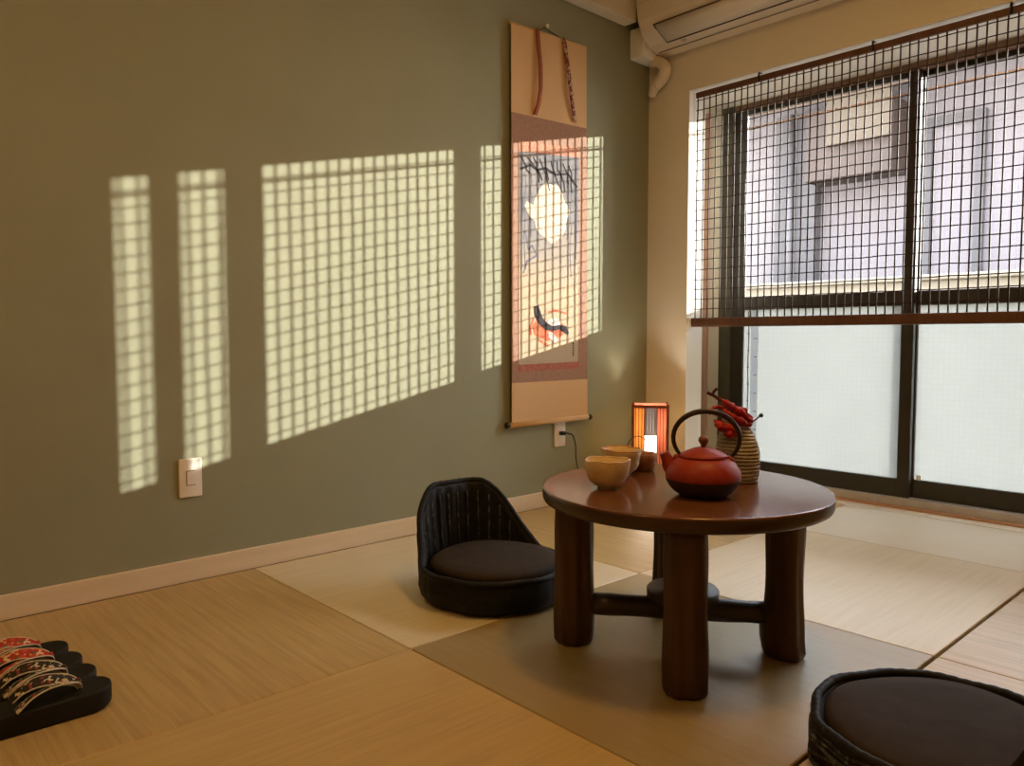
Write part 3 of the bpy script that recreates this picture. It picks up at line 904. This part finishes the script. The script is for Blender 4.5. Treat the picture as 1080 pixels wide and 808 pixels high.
# ------------------------------------------------------------------ vase and dried flower
vs = thing('ribbed_vase', 'leaning grey-brown ribbed clay vase behind the teapot', 'vase', (-1.012, 1.692, TZ), math.radians(42))
m = MB(); rows = []
nv, H = 56, .150
K = 150
def vprof(t):
    pts = [(0, .0465), (.04, .049), (.15, .0515), (.35, .0535), (.5, .053), (.65, .049), (.8, .0425), (.92, .036), (1, .031)]
    for (a, ra), (b2, rb) in zip(pts[:-1], pts[1:]):
        if t <= b2: return ra + (rb - ra) * (t - a) / (b2 - a)
    return pts[-1][1]
for k in range(K + 1):
    t = k / K
    rib = abs(math.sin(PI * t * 17)) ** .55
    r = vprof(t) - .0035 * (1 - rib)
    row = []
    for i in range(nv):
        a = 2 * PI * i / nv
        lean = -.009 * t * t
        tilt = (-.007 * math.cos(a)) * t ** 3
        row.append((r * math.cos(a) + lean, r * math.sin(a), H * t + tilt + .0012 * math.sin(2 * a + t * 14) * (t > .03) * (t < .97)))
    rows.append(row)
V = m.grid(rows, close_u=True); m.cap(V[0], True)
# inner lip going down
rows2 = [[(lambda p: (p[0], p[1], p[2]))(p) for p in rows[-1]]]
for s_, dz in ((.88, -.001), (.82, -.03)):
    rows2.append([(-.009 + (p[0] + .009) * s_, p[1] * s_, p[2] + dz) for p in rows[-1]])
m.grid(rows2, close_u=True)
vb = m.build('body', ['vase_clay', 'vase_groove'], vs)
for p in vb.data.polygons:
    zc = p.center.z / H
    if 0 < zc < .985 and abs(math.sin(PI * zc * 17)) < .20 and (p.center.x ** 2 + p.center.y ** 2) > .0004:
        p.material_index = 1
df = thing('dried_flower', 'crumpled dark red dried flower spilling from the ribbed vase', 'dried flower', (-1.014, 1.690, TZ + .151), math.radians(42))
df.scale = (1.4, 1.4, 1.3)
def leaf(name, mat, pts, rad, flat, seed):
    m = MB(); r_ = random.Random(seed)
    P = smooth_path(pts, 5)
    n = len(P)
    m.tube(P, [max(.0008, rad * math.sin(PI * min(1, (k + .6) / n)) ** .7 * (1 + r_.uniform(-.25, .25))) for k in range(n)], 9, flat=flat)
    for v in m.bm.verts:
        v.co += Vector((r_.uniform(-1, 1), r_.uniform(-1, 1), r_.uniform(-1, 1))) * rad * .16
    return m.build(name, mat, df)
# local x = right in view, z up
leaf('petal', 'red_petal', [(.022, -.004, -.004), (.004, -.012, .012), (-.014, -.010, .026), (-.034, -.004, .042)], .013, .55, 1)
leaf('petal', 'red_petal', [(.020, -.012, -.008), (.000, -.024, .000), (-.018, -.024, .010), (-.030, -.020, .022)], .012, .6, 2)
leaf('petal', 'red_petal', [(-.002, -.030, -.016), (-.018, -.034, -.012), (-.034, -.030, -.008), (-.044, -.022, .002)], .014, .6, 3)
leaf('petal', 'red_petal', [(-.006, -.026, -.020), (-.018, -.034, -.022), (-.030, -.032, -.018)], .012, .7, 4)
leaf('petal', 'red_petal', [(-.022, -.010, .022), (-.036, -.010, .026), (-.046, -.008, .020), (-.050, -.006, .010)], .006, .6, 5)
leaf('petal', 'red_petal', [(.026, .002, -.004), (.012, .004, .016), (-.002, .006, .024)], .010, .6, 6)
leaf('pale_petal', 'petal_pale', [(-.030, -.014, .010), (-.038, -.014, .012), (-.044, -.012, .008)], .0055, .7, 7)
m = MB(); m.tube(smooth_path([(-.030, -.006, .036), (-.042, -.004, .046), (-.050, -.003, .050), (-.054, -.003, .053)], 4), .003, 8); m.build('twig', 'dark_twig', df); m = MB(); m.tube(smooth_path([(-.046, -.004, .048), (-.042, -.003, .055), (-.037, -.002, .060)], 4), .0028, 8); m.build('twig', 'dark_twig', df); m = MB()
m.tube(smooth_path([(.006, 0, -.03), (.014, -.004, -.008), (.026, -.006, .000), (.036, -.006, .008)], 4), .0014, 8)
m.build('twig', 'dark_twig', df)
m = MB(); m.lathe([(.0005, -.004), (.0032, -.0025), (.004, 0), (.0032, .0025), (.0005, .004)], 14, Matrix.Translation((.038, -.006, .010))); m.build('seed', 'black_berry', df)

# ------------------------------------------------------------------ legless wicker chairs
def zaisu(label, loc, rotz, bh, spread, cush_dx, seed, cr=0, cz=0):
    """local +x is the way the sitter faces; the back rises at -x"""
    t = thing('floor_chair', label, 'floor chair', loc, rotz, 'black wicker floor chairs')
    nphi = 240
    RS = .208
    def S(phi):
        d = abs((phi - PI + PI) % (2 * PI) - PI)          # angular distance from the back (phi = pi)
        d = abs(((phi - PI) + PI) % (2 * PI) - PI)
        x = max(0, min(1, (spread - d) / (spread * .76)))
        return x * x * (3 - 2 * x)
    rows = []
    for i in range(nphi):
        phi = 2 * PI * i / nphi
        s_ = S(phi); h = .092 + bh * s_
        rib = .0022 * math.cos(phi * 34) * (.25 + .75 * s_)
        lumps = .003 * math.sin(phi * 7 + seed) + .002 * math.sin(phi * 13 + 2 * seed)
        lean = .020 * s_
        wl = .025 - .003 * s_
        c, sn = math.cos(phi), math.sin(phi)
        prof = []
        # outside, bottom to top
        for (r, z, q) in ((RS - .030, .0, 0), (RS - .012, .004, .3), (RS + .004, .020, 1), (RS + .012, .05, 1)):
            prof.append((r + rib * q + lumps, z))
        nz = 7
        for k in range(1, nz + 1):
            z = .05 + (h - .012 - .05) * k / nz
            f = (z - .05) / max(.001, (h - .05))
            prof.append((RS + .012 + lean * f + rib + lumps - (.006 * f if s_ < .1 else 0), z))
        top_r = RS + .012 + lean
        prof.append((top_r - .006 + lumps, h - .002))
        prof.append((top_r - wl * .45 + lumps, h + .003))
        prof.append((top_r - wl * .85 + lumps, h - .003))
        for k in range(0, nz + 1):
            z = h - .012 - (h - .012 - .060) * k / nz
            f = (z - .05) / max(.001, (h - .05))
            prof.append((RS + .012 - wl + lean * f + rib * .9 * (1 if s_ > .05 else .4) + lumps, z))
        prof.append((.12, .056)); prof.append((.01, .055))
        rows.append([(r * c, r * sn, z) for r, z in prof])
    m = MB()
    V = m.grid(rows, close_v=True)
    m.cap([v[0] for v in V]); m.cap([v[-1] for v in V], True)
    shell = m.build('wicker_shell', 'black_wicker', t)
    # rolled edge along the top
    e = MB()
    pts = []
    for i in range(nphi):
        phi = 2 * PI * i / nphi
        s_ = S(phi); h = .092 + bh * s_
        r = RS + .012 + .020 * s_ - .0105 + .003 * math.sin(phi * 7 + seed) + .002 * math.sin(phi * 13 + 2 * seed)
        pts.append((r * math.cos(phi), r * math.sin(phi), h + .001 + .0005 * math.sin(phi * 60)))
    e.tube(pts, .0092, 10, closed=True)
    e.build('rolled_edge', 'black_wicker', t)
    # raised ribs with pale wear on the inner back
    r_ = MB()
    if bh > .1:
        for q in range(-5, 6):
            phi = PI + q * .165
            s_ = S(phi); h = .092 + bh * s_
            pts = []
            for k in range(9):
                z = .085 + (h - .030 - .085) * k / 8
                f = (z - .05) / (h - .05)
                rr_ = RS + .012 - (.025 - .003 * s_) + .020 * s_ * f - .001 + .003 * math.sin(phi * 7 + seed)
                pts.append((rr_ * math.cos(phi), rr_ * math.sin(phi), z))
            r_.tube(pts, .0032, 6)
        r_.build('worn_ribs', 'scuffed_rib', t)
    if cr:
        for q in range(7):
            st_ = MB(); pts = []
            for i in range(120):
                phi = 2 * PI * i / 120
                k = q / 6
                z = .028 + .058 * k + .006 * math.sin(phi * 5 + q) + .004 * math.sin(phi * 9 + 2 * q)
                r = RS + .0115 - .004 * max(0, k - .6) / .4 + .003 * math.sin(phi * 7 + seed) + .002 * math.sin(phi * 13 + 2 * seed)
                pts.append((r * math.cos(phi), r * math.sin(phi), z))
            st_.tube(pts, .0030, 6, closed=True); st_.build('worn_strand', 'scuffed_rib', t)
    cu = MB()
    rows = []
    for (r, z) in ((.05, .070), (.150, .070), (.170, .084), (.179, .098), (.176, .109), (.165, .116), (.12, .121), (.06, .123), (.005, .124)):
        r += (.009 + cr) * (r > .1); z += cz
        rows.append([(cush_dx + (r + .002 * math.sin(5 * a + seed)) * math.cos(a), (r + .002 * math.sin(5 * a + seed)) * math.sin(a), z + (.0016 * math.sin(3 * a + r * 30) if z > .092 and r > .1 else 0)) for a in [2 * PI * i / 72 for i in range(72)]])
    V = cu.grid(rows, close_u=True); cu.cap(V[0], True); cu.cap(V[-1])
    cu.build('cushion', 'cushion_cloth', t)
    return t
zaisu('black wicker floor chair with curved back between table and sage wall', (-1.668, 1.462, 0), math.radians(-9), .202, 1.38, .012, .4)
zaisu('black wicker floor chair with wide brown cushion at lower right', (-.432, 1.398, 0), math.radians(176), .19, 1.05, .000, 1.7, .008, -.017)

# ------------------------------------------------------------------ sandals
def sandal(label, x, ytip, strapmat, ph):
    t = thing('sandal', label, 'sandal', (x, ytip, 0), 0, 'black sandals in a row on the tatami')
    L, Wd = .245, .043
    out = []
    n = 28
    for i in range(n + 1):
        a = PI * i / n                    # toe arc
        out.append((Wd * math.cos(a), -.040 + .040 * math.sin(a)))
    for i in range(n + 1):
        a = PI + PI * i / n
        out.append((Wd * .92 * math.cos(a), -L + .040 + .040 * math.sin(a)))
    m = MB()
    def ring(s_, z0, z1, dz=0):
        rws = []
        for (x_, y_) in out:
            f = -y_ / L
            waist = 1 - .10 * math.exp(-((f - .55) / .16) ** 2)
            zz = z0 + (z1 - z0) * 1.0 + dz
            rws.append((x_ * s_ * waist, (y_ + L / 2) * (1 - (1 - s_) * .5) - L / 2, zz + .006 * max(0, (.22 - f)) / .22 * (1 if z0 < .01 else .6)))
        return rws
    rows = [ring(.93, 0, .0), ring(.985, 0, .004), ring(1, 0, .010), ring(1, 0, .036), ring(.985, .01, .0415), ring(.95, .01, .0432)]
    V = m.grid(rows, close_u=True)
    m.cap(V[0], True); m.cap(V[-1])
    m.build('sole', 'sandal_black', t)
    # V strap: from toe post to both sides of the heel
    for sx in (-1, 1):
        path = smooth_path([(0, -.058, .043), (sx * .006, -.066, .058), (sx * .017, -.092, .067), (sx * .025, -.122, .069), (sx * .029, -.150, .061), (sx * .030, -.172, .044)], 6)
        wd = [.006 + .0095 * min(1, k / 10) for k in range(len(path))]
        ro, rl, pi_, po_ = [], [], [], []
        for k, p in enumerate(path):
            d = (path[min(k + 1, len(path) - 1)] - path[max(k - 1, 0)]).normalized()
            side = Vector((sx * .90, .25, .36)).normalized()
            side = (side - d * side.dot(d)).normalized()
            nrm = d.cross(side).normalized()
            if nrm.dot(Vector((sx * .7, .25, .65))) < 0: nrm = -nrm
            a_, b2 = p - side * wd[k], p + side * wd[k]
            bul = nrm * .0035
            ro.append([a_, p - side * wd[k] * .5 + bul, p + side * wd[k] * .5 + bul, b2])
            rl.append([a_, p - side * wd[k] * .5 - bul * .3, p + side * wd[k] * .5 - bul * .3, b2])
            pi_.append(a_); po_.append(b2)
        s1 = MB(); s1.grid(ro); so2 = s1.build('strap', strapmat, t)
        s2 = MB(); s2.grid(rl); s2.build('lining', 'strap_lining', so2)
        s3 = MB(); s3.tube(pi_, .0016, 6); s3.tube(po_, .0016, 6); s3.build('piping', 'strap_piping', so2)
    m = MB(); m.tube([(0, -.056, .040), (0, -.058, .052), (0, -.062, .064)], [.004, .0045, .006], 10); m.build('toe_post', strapmat, t)
    return t
sandal('black sandal with black and cream strap, nearest the viewer', -1.705, .442, 'strap_black', 0)
sandal('black sandal with black and cream strap, second from the viewer', -1.796, .437, 'strap_black', 1)
sandal('black sandal with red floral strap, third from the viewer', -1.887, .432, 'strap_red', 2)
sandal('black sandal with red floral strap, nearest the sage wall', -1.978, .425, 'strap_red', 3)

# ------------------------------------------------------------------ light
w = bpy.data.worlds.new('sky'); S.world = w; w.use_nodes = True
bg = w.node_tree.nodes['Background']
nt = w.node_tree
tc = N(nt, 'ShaderNodeTexCoord'); sx = N(nt, 'ShaderNodeSeparateXYZ')
nt.links.new(tc.outputs['Generated'], sx.inputs[0])
sky = ramp(nt, sx.outputs[2], [(.0, (.46, .43, .41)), (.45, (.40, .41, .45)), (.72, (.62, .68, .78)), (.9, (1.6, 1.75, 2.0)), (1.0, (2.2, 2.4, 2.8))])
nt.links.new(sky, bg.inputs[0])
bg.inputs[1].default_value = 34.0

sd = bpy.data.lights.new('low_sun', 'SUN'); sd.energy = 12; sd.color = (1, .95, .86); sd.angle = math.radians(.28)
so = bpy.data.objects.new('low_sun', sd); COL.objects.link(so)
r = 1.45
so.rotation_euler = Vector((-1, -r, -.226 * r)).to_track_quat('-Z', 'Y').to_euler()
so.location = (2, 9, 4)

def area(name, loc, size, power, col, rot=(0, 0, 0), spread=PI):
    d = bpy.data.lights.new(name, 'AREA'); d.shape = 'DISK'; d.size = size; d.energy = power; d.color = col; d.spread = spread
    o = bpy.data.objects.new(name, d); COL.objects.link(o); o.location = loc; o.rotation_euler = rot
    return o
WARM = (1, .55, .16)
area('ceiling_lamp', (-.70, 1.45, 2.43), .30, 17, WARM)
area('ceiling_lamp', (-1.1, -.35, 2.43), .30, 10, WARM)
pl = bpy.data.lights.new('lantern_bulb', 'POINT'); pl.energy = 5; pl.color = (1, .90, .74); pl.shadow_soft_size = .02
po = bpy.data.objects.new('lantern_bulb', pl); COL.objects.link(po); po.parent = la; po.location = (0, 0, .335)

# ------------------------------------------------------------------ camera
cd = bpy.data.cameras.new('camera'); cam = bpy.data.objects.new('camera', cd); COL.objects.link(cam)
cd.sensor_fit = 'HORIZONTAL'; cd.sensor_width = 36; cd.lens = 812.975 / 1080 * 36
cd.clip_start = .02
y_, p_, r0 = math.radians(47.3732), math.radians(3.3966), math.radians(.0177)
d = Vector((-math.sin(y_) * math.cos(p_), math.cos(y_) * math.cos(p_), -math.sin(p_)))
rt = Vector((math.cos(y_), math.sin(y_), 0)); up = rt.cross(d)
Mx = Matrix((( rt.x, up.x, -d.x, 0), (rt.y, up.y, -d.y, 0), (rt.z, up.z, -d.z, .75), (0, 0, 0, 1)))
cam.matrix_world = Mx
S.camera = cam
vs_ = S.view_settings
vs_.view_transform = 'Standard'; vs_.look = 'None'; vs_.gamma = 1; vs_.use_curve_mapping = False; vs_.exposure = 0
S.cycles.use_denoising = True
S.cycles.max_bounces = 10
S.cycles.diffuse_bounces = 6
S.cycles.transparent_max_bounces = 16
S.cycles.sample_clamp_indirect = 6
